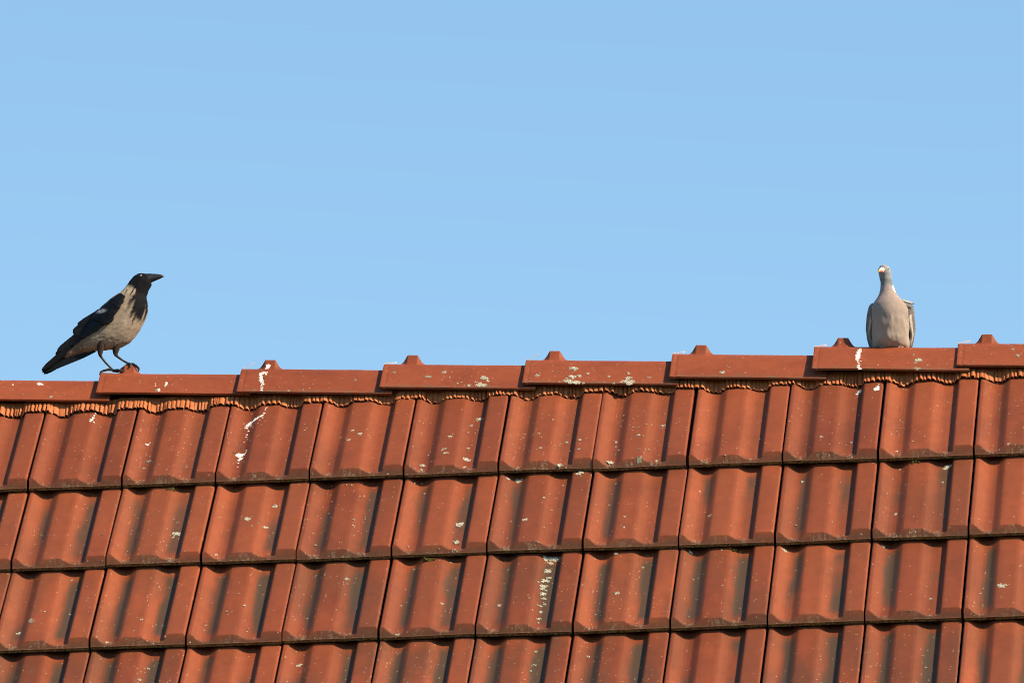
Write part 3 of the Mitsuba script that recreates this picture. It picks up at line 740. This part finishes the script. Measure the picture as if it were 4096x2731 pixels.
# ---------------------------------------------------------------- lichen, droppings and moss on the clay
# (x, s, radius in mm, kind) on the roof tiles and (ridge tile, along, across, radius in mm, kind) on the ridge tiles; kind 0 pale lichen, 1 grey lichen, 2 dropping, 3 dark dropping
LT = [(-0.3882, 0.1453, 2.66, 0), (-0.3682, 0.1627, 3.8, 0), (-0.4184, 0.1602, 1.9, 0), (-0.3941, 0.1934, 2.85, 0), (-0.0702, 0.09, 4.94, 0), 
      (-0.0883, 0.1221, 2.47, 0), (-0.1357, 0.1967, 3.42, 0), (-0.1432, 0.2606, 3.42, 0), (-0.1375, 0.2821, 3.42, 0), (-0.0854, 0.2411, 2.66, 0), 
      (-0.0774, 0.2252, 1.71, 0), (-0.084, 0.2996, 5.32, 0), (-0.0795, 0.2014, 1.52, 0), (-0.0753, 0.1624, 1.52, 0), (-0.1037, 0.1564, 1.14, 0), 
      (-0.1502, 0.2678, 1.52, 0), (-0.1858, 0.2656, 1.52, 0), (-0.1811, 0.2535, 1.14, 0), (-0.1957, 0.3229, 4.18, 0), (-0.1958, 0.3424, 2.66, 0), 
      (-0.084, 0.3425, 3.04, 0), (-0.0351, 0.3007, 2.66, 0), (-0.0924, 0.1607, 1.52, 0), (-0.0414, 0.2075, 1.14, 0), (-0.1294, 0.183, 1.14, 0), 
      (-0.1735, 0.3112, 1.14, 0), (-0.0803, 0.2563, 1.33, 0), (0.0508, 0.1726, 1.52, 0), (0.0506, 0.1922, 1.71, 0), (0.077, 0.1996, 1.33, 0), 
      (0.092, 0.1957, 1.9, 0), (0.0994, 0.2159, 1.33, 0), (0.1636, 0.2275, 2.66, 0), (0.1646, 0.1922, 1.52, 0), (0.1996, 0.2437, 2.66, 0), 
      (0.2012, 0.2924, 2.47, 0), (0.1021, 0.2726, 2.47, 0), (0.177, 0.2763, 1.52, 0), (0.1561, 0.3462, 4.56, 0), (0.1222, 0.1244, 1.33, 0), 
      (0.2995, 0.0955, 2.47, 0), (0.2997, 0.1233, 1.9, 0), (0.2961, 0.153, 1.52, 0), (0.3263, 0.1358, 1.52, 0), (0.3295, 0.1798, 1.52, 0), 
      (0.3448, 0.1809, 1.33, 0), (0.3626, 0.1662, 1.71, 0), (0.4028, 0.159, 3.04, 0), (0.348, 0.2252, 2.47, 0), (0.3604, 0.2293, 1.52, 0), 
      (0.2907, 0.2338, 2.66, 0), (0.2906, 0.2573, 1.33, 0), (0.3001, 0.281, 2.09, 0), (0.2919, 0.299, 1.33, 0), (0.3532, 0.2953, 1.52, 0), 
      (0.3771, 0.2938, 1.71, 0), (0.2836, 0.3391, 4.56, 0), (0.3989, 0.3428, 2.66, 0), (0.3953, 0.2393, 1.14, 0), (0.2074, 0.3648, 5.32, 0), 
      (0.0511, 0.3677, 5.32, 0), (0.0255, 0.3681, 3.04, 0), (-0.3718, 0.3805, 1.9, 0), (-0.3854, 0.3771, 1.52, 0), (0.1238, 0.4796, 2.47, 0), 
      (0.1537, 0.4668, 1.71, 0), (0.0863, 0.5922, 3.42, 0), (-0.0788, 0.5817, 4.18, 0), (-0.1399, 0.5164, 1.52, 0), (0.29, 0.5085, 2.28, 0), 
      (0.3369, 0.593, 2.09, 0), (0.4426, 0.5264, 1.14, 0), (-0.1843, 0.4159, 1.14, 0), (-0.3488, 0.5573, 1.52, 0), (0.2738, 0.3659, 2.66, 0), 
      (0.299, 0.4023, 1.9, 0), (-0.2126, 0.3699, 1.71, 0), (0.1653, 0.4009, 1.52, 0), (-0.1949, 0.3621, 1.14, 0), (0.048, 0.5752, 1.33, 0), 
      (0.1477, 0.5303, 1.33, 0), (0.1608, 0.4393, 1.14, 0), (0.3586, 0.3462, 4.56, 1), (0.3885, 0.3578, 2.28, 1), (-0.9021, 0.2213, 1.33, 0), 
      (-0.8011, 0.285, 1.33, 0), (-0.5135, 0.1406, 1.71, 0), (-0.5152, 0.1064, 1.14, 0), (-0.4188, 0.1597, 1.71, 0), (-0.396, 0.1938, 1.71, 0), 
      (-0.4368, 0.2936, 1.52, 0), (-0.4339, 0.2658, 1.14, 0), (-0.5485, 0.2057, 0.95, 0), (-0.5594, 0.4563, 4.18, 0), (-0.6231, 0.5376, 4.94, 0), 
      (-0.418, 0.507, 1.33, 0), (-0.4164, 0.4472, 1.33, 0), (-0.8912, 0.4183, 1.14, 0), (-0.8018, 0.5237, 1.14, 0), (-0.9027, 0.2485, 3.8, 1), 
      (-0.9124, 0.2811, 2.66, 1), (-0.6181, 0.3528, 2.28, 1), (-0.5907, 0.5603, 2.28, 1), (-0.6342, 0.5402, 1.52, 1), (0.8112, 0.2671, 2.47, 0), 
      (0.8882, 0.2834, 2.28, 0), (0.7717, 0.423, 2.66, 0), (1.007, 0.3356, 2.28, 0), (0.644, 0.167, 1.14, 0), (0.6547, 0.1564, 1.33, 0), 
      (0.6547, 0.2467, 1.33, 0), (0.8995, 0.1427, 1.52, 0), (1.2867, 0.3415, 2.47, 0), (1.0063, 0.1714, 1.14, 0), (1.0126, 0.1841, 1.14, 0), 
      (1.0001, 0.196, 1.14, 0), (1.0104, 0.2149, 1.14, 0), (1, 0.2313, 1.14, 0), (1.0081, 0.246, 0.95, 0), (1.0095, 0.1598, 0.95, 0), 
      (1.005, 0.2577, 0.95, 0), (0.9937, 0.2152, 0.95, 0), (1.0179, 0.2136, 0.95, 0), (1.046, 0.3101, 1.52, 0), (1.1231, 0.089, 1.33, 0), 
      (1.0748, 0.2854, 1.14, 0), (0.5217, 0.3456, 1.52, 0), (1.1342, 0.3774, 5.32, 0), (1.1271, 0.3858, 3.8, 0), (1.1246, 0.4536, 1.9, 0), 
      (0.5158, 0.4594, 1.71, 0), (0.836, 0.308, 1.14, 0), (1.0144, 0.3774, 1.71, 0), (1.2822, 0.1817, 1.33, 0), (1.2551, 0.1363, 1.14, 0), 
      (1.0251, 0.3976, 1.14, 0), (0.8378, 0.3536, 1.9, 1), (0.819, 0.3567, 1.71, 1), (0.8931, 0.024, 3.04, 1), (-0.5718, 0.5687, 3.8, 0), 
      (-0.6212, 0.5378, 3.8, 0), (-0.6041, 0.5735, 1.52, 0), (-0.7967, 0.5839, 5.32, 0), (-0.8023, 0.6005, 1.9, 0), (-0.6824, 0.6957, 2.66, 0), 
      (-0.4364, 0.6617, 1.9, 0), (-1.0461, 0.7494, 2.28, 0), (-1.0905, 0.9231, 1.71, 0), (-1.1465, 1.0087, 3.8, 0), (-0.8405, 0.9813, 2.66, 0), 
      (-0.8528, 1.0347, 1.71, 0), (-0.5901, 0.9247, 2.47, 0), (-0.5645, 0.8089, 1.52, 0), (-0.4319, 1.1642, 4.18, 0), (-0.8058, 1.1581, 2.47, 0), 
      (-0.8173, 0.8048, 1.52, 0), (-0.9193, 1.0669, 3.04, 0), (-0.3455, 0.8045, 3.04, 0), (-0.4272, 0.9818, 1.9, 0), (-0.6296, 0.9533, 1.52, 0), 
      (-0.9304, 1.1067, 1.52, 0), (-1.1501, 0.8509, 1.14, 0), (-0.6112, 0.8664, 0.95, 0), (-0.74, 0.9123, 1.14, 0), (-0.6815, 1.0008, 1.71, 0), 
      (-0.6809, 1.0229, 1.52, 0), (-0.6813, 0.9859, 1.14, 0), (-0.5708, 1.0419, 1.52, 0), (-0.5688, 1.0265, 1.14, 0), (-0.9201, 1.0138, 1.14, 0), 
      (-0.9094, 0.9797, 0.95, 0), (-0.6824, 0.5775, 0.95, 0), (-0.3736, 0.6755, 0.95, 0), (-0.555, 0.6218, 0.95, 0), (-0.8142, 0.6422, 1.14, 0), 
      (-0.7975, 0.7074, 1.52, 0), (-0.8307, 0.6388, 0.95, 0), (-0.8365, 0.652, 1.14, 0), (-1.0283, 0.9226, 2.28, 1), (-1.1186, 0.9671, 4.94, 1), 
      (-0.8203, 1.2196, 3.8, 1), (-0.9806, 0.595, 1.52, 1), (-0.9882, 0.8689, 1.14, 1), (-0.7612, 0.698, 1.71, 1), (-0.08, 0.5886, 5.32, 0), 
      (-0.0808, 0.6762, 4.56, 0), (-0.1993, 0.687, 1.9, 0), (0.0863, 0.5923, 3.42, 0), (0.335, 0.593, 1.71, 0), (0.3392, 0.6489, 2.47, 0), 
      (0.0472, 0.9484, 3.42, 0), (0.3391, 0.9308, 3.42, 0), (0.2835, 1.1688, 2.66, 0), (-0.0875, 0.8693, 1.71, 0), (-0.094, 0.9389, 3.04, 0), 
      (-0.1822, 0.7532, 1.71, 0), (-0.1976, 0.9346, 1.33, 0), (-0.0717, 0.7765, 1.9, 0), (0.3922, 0.7866, 1.9, 0), (0.3567, 0.993, 1.14, 0), 
      (0.1234, 0.9378, 1.71, 0), (0.1511, 1.139, 2.66, 0), (0.1545, 1.2039, 2.28, 0), (0.1481, 1.2349, 1.9, 0), (-0.1926, 1.0764, 3.04, 0), 
      (-0.0906, 0.731, 2.28, 0), (0.322, 0.7298, 2.66, 0), (-0.0761, 1.2518, 1.52, 0), (0.15, 0.7272, 5.7, 0), (0.1645, 0.7275, 5.7, 0), 
      (0.1767, 0.7316, 4.18, 0), (0.1588, 0.7498, 4.75, 0), (0.1546, 0.788, 5.32, 0), (0.153, 0.8372, 4.94, 0), (0.1609, 0.8214, 3.42, 0), 
      (0.1536, 0.867, 5.7, 0), (0.1548, 0.9041, 4.56, 0), (0.1565, 0.9261, 3.8, 0), (0.1523, 0.9643, 2.66, 0), (0.1607, 0.9544, 3.42, 0), 
      (0.1547, 0.9934, 3.04, 0), (0.1538, 1.0269, 3.04, 0), (0.1535, 1.0454, 1.9, 0), (0.1378, 0.8488, 1.9, 0), (0.1431, 0.9609, 1.52, 0), 
      (0.135, 0.9928, 1.33, 0), (0.1186, 0.9245, 1.14, 0), (0.1491, 0.8795, 3.04, 0), (0.1587, 0.885, 2.66, 0), (-0.3489, 0.5559, 1.52, 0), 
      (-0.348, 0.585, 1.52, 0), (-0.1843, 0.5584, 1.14, 0), (0.048, 0.5753, 1.14, 0), (0.2815, 0.5932, 1.14, 0), (0.1477, 0.5303, 1.14, 0), 
      (0.0509, 0.8406, 1.14, 0), (0.056, 0.7686, 1.14, 0), (0.2925, 1.0126, 1.33, 0), (0.2881, 0.8119, 1.14, 0), (-0.3445, 0.8036, 3.04, 1), 
      (-0.0367, 0.9234, 1.52, 1), (-0.1449, 0.9197, 1.14, 1), (0.5477, 0.5947, 3.42, 0), (0.7681, 0.6461, 1.9, 0), (1.0148, 0.608, 3.42, 0), 
      (1.2929, 0.96, 6.08, 0), (1.118, 0.9925, 2.47, 0), (1.1173, 1.2785, 1.9, 0), (0.5074, 0.7244, 3.42, 0), (0.7423, 0.7378, 3.8, 0), 
      (0.9894, 0.7293, 3.04, 0), (0.523, 0.8516, 1.33, 0), (0.5865, 0.7315, 1.9, 0), (1.2506, 0.6643, 1.9, 0), (1.2395, 0.9717, 1.71, 0), 
      (0.5376, 0.9561, 1.14, 0), (0.6415, 0.9668, 1.14, 0), (1.2934, 1.017, 1.52, 0), (1.2565, 0.6268, 1.14, 0), (0.6328, 0.7454, 1.14, 0), 
      (0.652, 0.7568, 1.14, 0), (0.8578, 1.2165, 1.14, 0), (0.5332, 1.2512, 1.14, 0), ]
LC = [(9, 0.1604, -0.0728, 3.42, 0), (9, 0.1752, -0.1008, 1.71, 0), (9, 0.1987, -0.1316, 1.9, 0), (9, 0.209, -0.126, 1.71, 0), 
      (9, 0.2296, -0.1414, 3.04, 0), (9, 0.2178, -0.1428, 1.33, 0), (9, 0.2576, -0.1386, 5.7, 0), (9, 0.2664, -0.1036, 5.32, 0), 
      (9, 0.2679, -0.1428, 4.75, 0), (9, 0.2752, -0.1162, 2.85, 0), (9, 0.2458, -0.1232, 1.9, 0), (9, 0.2532, -0.1428, 2.66, 0), 
      (10, 0.0368, -0.1176, 3.42, 0), (10, 0.0736, -0.0938, 1.33, 0), (10, 0.0854, -0.0966, 1.33, 0), (10, 0.1251, -0.0784, 5.7, 0), 
      (10, 0.1236, -0.1218, 5.32, 0), (10, 0.1192, -0.1456, 6.08, 0), (10, 0.1369, -0.1484, 5.7, 0), (10, 0.1457, -0.1162, 3.42, 0), 
      (10, 0.1575, -0.1526, 2.66, 0), (10, 0.1074, -0.1414, 1.9, 0), (10, 0.1119, -0.1302, 2.66, 0), (10, 0.1649, -0.1022, 2.47, 0), 
      (10, 0.0957, -0.1484, 1.33, 0), (10, 0.2208, -0.119, 2.47, 0), (10, 0.2326, -0.1526, 2.28, 0), (10, 0.209, -0.147, 1.52, 0), 
      (10, 0.2679, -0.0994, 3.04, 0), (10, 0.2694, -0.1232, 4.18, 0), (10, 0.2635, -0.1428, 4.18, 0), (10, 0.2811, -0.1428, 4.18, 0), 
      (10, 0.2532, -0.147, 2.28, 0), (10, 0.2738, -0.1498, 5.7, 0), (10, 0.3238, -0.1218, 2.66, 0), (10, 0.1737, -0.0742, 1.33, 0), 
      (10, 0.0677, -0.1428, 1.14, 0), (10, 0.053, -0.1428, 1.14, 0), (9, 0.1207, -0.0994, 4.56, 1), (9, 0.0309, -0.0784, 3.04, 1), 
      (8, 0.3003, -0.0882, 2.28, 1), (7, 0.2326, -0.1189, 1.33, 0), (8, 0.1707, -0.14, 1.33, 0), (8, 0.1869, -0.133, 0.95, 0), 
      (8, 0.1943, -0.112, 0.95, 0), (6, 0.1737, -0.1066, 0.95, 0), (7, 0.1104, -0.0882, 0.95, 0), (8, 0.081, -0.0756, 1.14, 0), 
      (7, 0.1575, -0.1238, 3.04, 1), (8, 0.1339, -0.1484, 3.04, 1), (6, 0.2487, -0.1201, 3.04, 1), (8, 0.1089, -0.1302, 1.52, 1), 
      (6, 0.2797, -0.1066, 1.52, 1), (11, 0.1325, -0.1302, 4.18, 0), (11, 0.1516, -0.105, 1.14, 0), (12, 0.2708, -0.105, 4.94, 0), 
      (12, 0.262, -0.119, 2.28, 0), (12, 0.2561, -0.0756, 1.9, 0), (12, 0.2134, -0.1176, 1.33, 0), (12, 0.1678, -0.133, 1.14, 0), 
      (12, 0.2929, -0.1302, 1.33, 0), (11, 0.1928, -0.1302, 1.14, 0), (13, 0.1413, -0.0655, 2.47, 0), (13, 0.1457, -0.1244, 1.14, 0), 
      (12, 0.0648, -0.0182, 0.95, 0), (12, 0.2679, -0.1484, 4.56, 1), (13, 0.1531, -0.0963, 3.8, 1), ]
DT = [(-0.6259, 0.0049, 1.33, 2), (-0.6274, 0.016, 1.33, 2), (-0.6286, 0.0343, 1.9, 2), (-0.6323, 0.0457, 2.28, 2), (-0.6372, 0.051, 1.9, 2), 
      (-0.644, 0.0533, 2.66, 2), (-0.6497, 0.0571, 3.42, 2), (-0.6556, 0.0598, 3.8, 2), (-0.6615, 0.0617, 3.42, 2), (-0.6659, 0.0677, 3.04, 2), 
      (-0.6698, 0.0746, 3.04, 2), (-0.6693, 0.0866, 2.28, 2), (-0.6572, 0.0817, 1.71, 2), (-0.6626, 0.1048, 1.71, 2), (-0.6644, 0.1239, 1.71, 2), 
      (-0.6651, 0.1355, 1.52, 2), (-0.6594, 0.1506, 1.14, 2), (-0.6512, 0.168, 0.95, 2), (-0.6679, 0.1622, 0.95, 2), (-0.6562, 0.2134, 1.52, 2), 
      (-0.657, 0.2242, 1.9, 2), (-0.6605, 0.2284, 2.28, 2), (-0.6656, 0.2354, 4.18, 2), (-0.6719, 0.2307, 3.8, 2), (-0.6762, 0.2262, 2.66, 2), 
      (-0.666, 0.2494, 3.42, 2), (-0.6699, 0.2561, 2.28, 2), (-0.6705, 0.2717, 1.52, 2), (-0.6698, 0.2914, 1.14, 2), (-0.6513, 0.0966, 0.95, 2), 
      (-0.6787, 0.0631, 0.95, 2), (-0.6364, 0.0687, 0.95, 2), (-0.6298, 0.058, 1.14, 2), (-0.9176, 0.1557, 2.28, 2), (-0.9112, 0.1451, 0.95, 2), 
      (-1.0699, -0.0025, 1.14, 2), (-1.0714, 0.0102, 1.33, 2), (-1.0725, 0.0225, 1.9, 2), (-1.0739, 0.0333, 2.28, 2), (-1.0759, 0.0419, 1.71, 2), 
      (-1.0675, 0.0436, 1.33, 2), (-0.6782, 0.1659, 1.9, 3), (-0.6769, 0.1775, 1.9, 3), (-0.6749, 0.1891, 2.28, 3), (-0.6746, 0.1993, 1.9, 3), 
      (-0.6713, 0.2088, 1.52, 3), (-0.6857, 0.2238, 2.28, 3), (-0.6805, 0.2209, 1.33, 3), (0.8862, -0.1045, 2.28, 2), (0.9407, 0.0295, 3.8, 2), 
      (0.944, 0.0193, 2.66, 2), (0.9395, 0.0358, 2.28, 2), (0.9445, 0.0074, 1.14, 2), (0.8946, 0.0179, 2.66, 2), (0.8902, 0.0268, 2.28, 2), 
      (0.8961, 0.0087, 1.71, 2), (0.8883, 0.0195, 1.71, 3), (0.8952, 0.0292, 1.52, 3), ]
DC = [(7, 0.1781, -0.0846, 2.28, 2), (7, 0.1766, -0.0944, 1.9, 2), (7, 0.1766, -0.1029, 1.14, 2), (7, 0.1516, -0.0993, 1.14, 2), 
      (7, 0.1487, -0.087, 0.95, 2), (6, 0.212, -0.0539, 3.42, 2), (6, 0.2164, -0.0576, 1.52, 2), (6, 0.2061, -0.0527, 1.52, 2), 
      (6, 0.1413, -0.0588, 1.52, 2), (8, 0.0545, -0.0602, 2.66, 2), (8, 0.0589, -0.0546, 2.28, 2), (8, 0.0633, -0.0532, 1.9, 2), 
      (8, 0.0677, -0.0616, 1.9, 2), (8, 0.0545, -0.0686, 2.28, 2), (8, 0.0545, -0.077, 2.28, 2), (8, 0.0574, -0.084, 2.66, 2), 
      (8, 0.0589, -0.0938, 3.04, 2), (8, 0.0603, -0.1036, 2.66, 2), (8, 0.0633, -0.1148, 2.28, 2), (8, 0.0618, -0.1246, 1.71, 2), 
      (8, 0.0633, -0.1358, 1.9, 2), (8, 0.0648, -0.147, 1.9, 2), (8, 0.0545, -0.0966, 1.14, 2), (8, 0.0677, -0.0532, 1.52, 2), 
      (8, 0.0618, -0.0574, 1.52, 2), (7, 0.1604, -0.1164, 1.9, 2), (7, 0.1634, -0.1238, 1.9, 2), (8, 0.0662, -0.0238, 3.04, 2), 
      (8, 0.0648, -0.0882, 1.52, 3), (8, 0.0662, -0.098, 1.71, 3), (8, 0.0618, -0.0798, 1.14, 3), (8, 0.0618, -0.0224, 1.52, 3), 
      (12, 0.1178, -0.0476, 1.9, 2), (12, 0.1163, -0.056, 2.66, 2), (12, 0.1148, -0.0658, 2.66, 2), (12, 0.1148, -0.0756, 3.42, 2), 
      (12, 0.1148, -0.0854, 3.42, 2), (12, 0.1133, -0.0952, 3.04, 2), (12, 0.1133, -0.105, 2.47, 2), (12, 0.1148, -0.1162, 1.71, 2), 
      (12, 0.1178, -0.1246, 1.52, 2), (12, 0.1192, -0.1344, 1.71, 2), (12, 0.1192, -0.1442, 2.28, 2), (12, 0.1222, -0.1526, 2.66, 2), 
      (12, 0.1207, -0.0658, 1.33, 2), (12, 0.1222, -0.112, 1.14, 2), (12, 0.1178, -0.1498, 1.52, 3), ]


def on_tiles(x, s):
    j = max(math.ceil(s / L - 1e-9), 1)                          # stay on the tile of that row, above its lip
    i = math.floor(x / W)

    def at(a, b, h):
        xa = np.clip(x + a, (i + 0.013) * W, (i + 0.987) * W)
        t = np.maximum(j * L - (s + b), 0.0006)
        return roof(xa, j * L - t, tile_height(xa / W - i, t) + h + 0.0002)
    return at


def on_cap(i, x, w):
    return lambda a, b, h: cap_point(int(i), x + a, w + b, h)


def crust(at, r, thick, rg, m=11):
    """A low crust with a ragged outline that follows the surface at(a, b, h) underneath."""
    ang = np.arange(m) * 2 * np.pi / m + rg.uniform(0, 6)
    out = r * rg.uniform(0.62, 1.22, m)
    rings = [(1.0, -0.0003), (0.93, 0.75), (0.62, 1.0), (0.3, 0.7)]
    v = [at(0.0, 0.0, thick * rg.uniform(0.2, 0.8)).reshape(1, 3)]
    for q, hq in rings:
        h = thick * hq * rg.uniform(0.6, 1.3, m) if hq > 0 else np.full(m, hq)
        v.append(at(out * q * np.cos(ang), out * q * np.sin(ang), h))
    f = []
    for k in range(len(rings) - 1):
        for j in range(m):
            a, b = 1 + k * m + j, 1 + k * m + (j + 1) % m
            f += [[a, b, b + m], [a, b + m, a + m]]
    o = 1 + (len(rings) - 1) * m
    f += [[o + j, o + (j + 1) % m, 0] for j in range(m)]
    return np.vstack(v), np.array(f)


def patch(at, r, thick, rg, lobes):
    """Several crusts that touch, so that a large spot has lobes and gaps."""
    out = [crust(at, r * (0.72 if lobes else 1.0), thick, rg)]
    for _ in range(lobes):
        th, d, q = rg.uniform(0, 6.28), r * rg.uniform(0.5, 1.15), r * rg.uniform(0.16, 0.48)
        da, db = d * math.cos(th), d * math.sin(th)
        out.append(crust(lambda a, b, h: at(a + da, b + db, h), q, thick * 0.8, rg))
    return out


spots = [(on_tiles(x, s), r, k, (x, s)) for x, s, r, k in LT + DT] + [(on_cap(i, x, w), r, k, (CAP_X[int(i)] + x, -0.12 - w)) for i, x, w, r, k in LC + DC]
rg = np.random.default_rng(11)
piles, drops = {0: [], 1: []}, []
for at, r, k, where in spots:
    r = r / 1000 * (1.6 if k < 2 else 1.9)
    if k < 2:
        piles[k] += patch(at, r, 0.0009 + 0.12 * r, rg, 0 if r < 0.0016 else int(3 + r * 1400))
    else:
        piece = patch(at, r, 0.0006 + 0.10 * r, rg, 3 + int(r * 1300))
        near = [g for g in drops if g[0] == k and min(math.dist(where, p) for p in g[1]) < 0.035]
        grp = near[0] if near else (k, [], [])
        for other in near[1:]:
            grp[1].extend(other[1]); grp[2].extend(other[2]); drops.remove(other)
        grp[1].append(where); grp[2].extend(piece)
        if not near:
            drops.append(grp)
for col in range(-8, 9):                                        # small crusts along the mossy lower lips and at the pans' ends
    for row in range(4):
        for q in range(rg.integers(5, 12)):
            u = rg.choice([rg.normal(0.19, 0.05), rg.normal(0.68, 0.04), rg.uniform(0.03, 0.97)])
            x, s = (col + np.clip(u, 0.03, 0.97)) * W, (row + 1) * L - rg.choice([0.001, 0.004, 0.010, 0.017])
            piles[int(rg.random() < 0.5)] += [crust(on_tiles(x, s), rg.uniform(0.0007, 0.0021), 0.0010, rg, 8)]
for k, mat, lab in ((0, 'mat_lichen', 'pale crusty lichen spots scattered over the tiles'), (1, 'mat_lichen_grey', 'grey lichen and grime spots on the tiles')):
    v, f = join(piles[k])
    add(HOUSE + '__lichen', trimesh.Trimesh(v, f, process=False), mat, smooth=False, kind='stuff', label=lab)
for k, pts, pieces in drops:
    v, f = join(pieces)
    add(HOUSE + ('__bird_dropping' if k == 2 else '__dark_dropping'), trimesh.Trimesh(v, f, process=False), 'mat_dropping' if k == 2 else 'mat_dropping_dark', smooth=False, kind='stuff', label='chalky white bird dropping' if k == 2 else 'dark bird dropping')
tufts = []
for (x, s, n, sp) in ((-0.1467, 0.7255, 46, 0.0075), (-0.83, 0.3605, 14, 0.006), (1.05, 0.3610, 16, 0.007), (0.62, 0.7225, 12, 0.006)):
    for _ in range(n):                                          # little moss cushions tucked under the lower lips
        a, b, h = rg.normal(0, sp), abs(rg.normal(0, sp * 0.5)), abs(rg.normal(0, sp * 0.45))
        m = trimesh.creation.icosphere(1, rg.uniform(0.0014, 0.0032))
        p = roof(x + a, s + 0.004 + b, surface_height(x + a, s + 0.004 + b) + h)
        tufts.append((np.array(m.vertices) * rg.uniform(0.7, 1.3, 3) + p, np.array(m.faces)))
v, f = join(tufts)
add(HOUSE + '__moss', trimesh.Trimesh(v, f, process=False), 'mat_moss', smooth=True, kind='stuff', label='small brown green moss cushions under the tile lips')
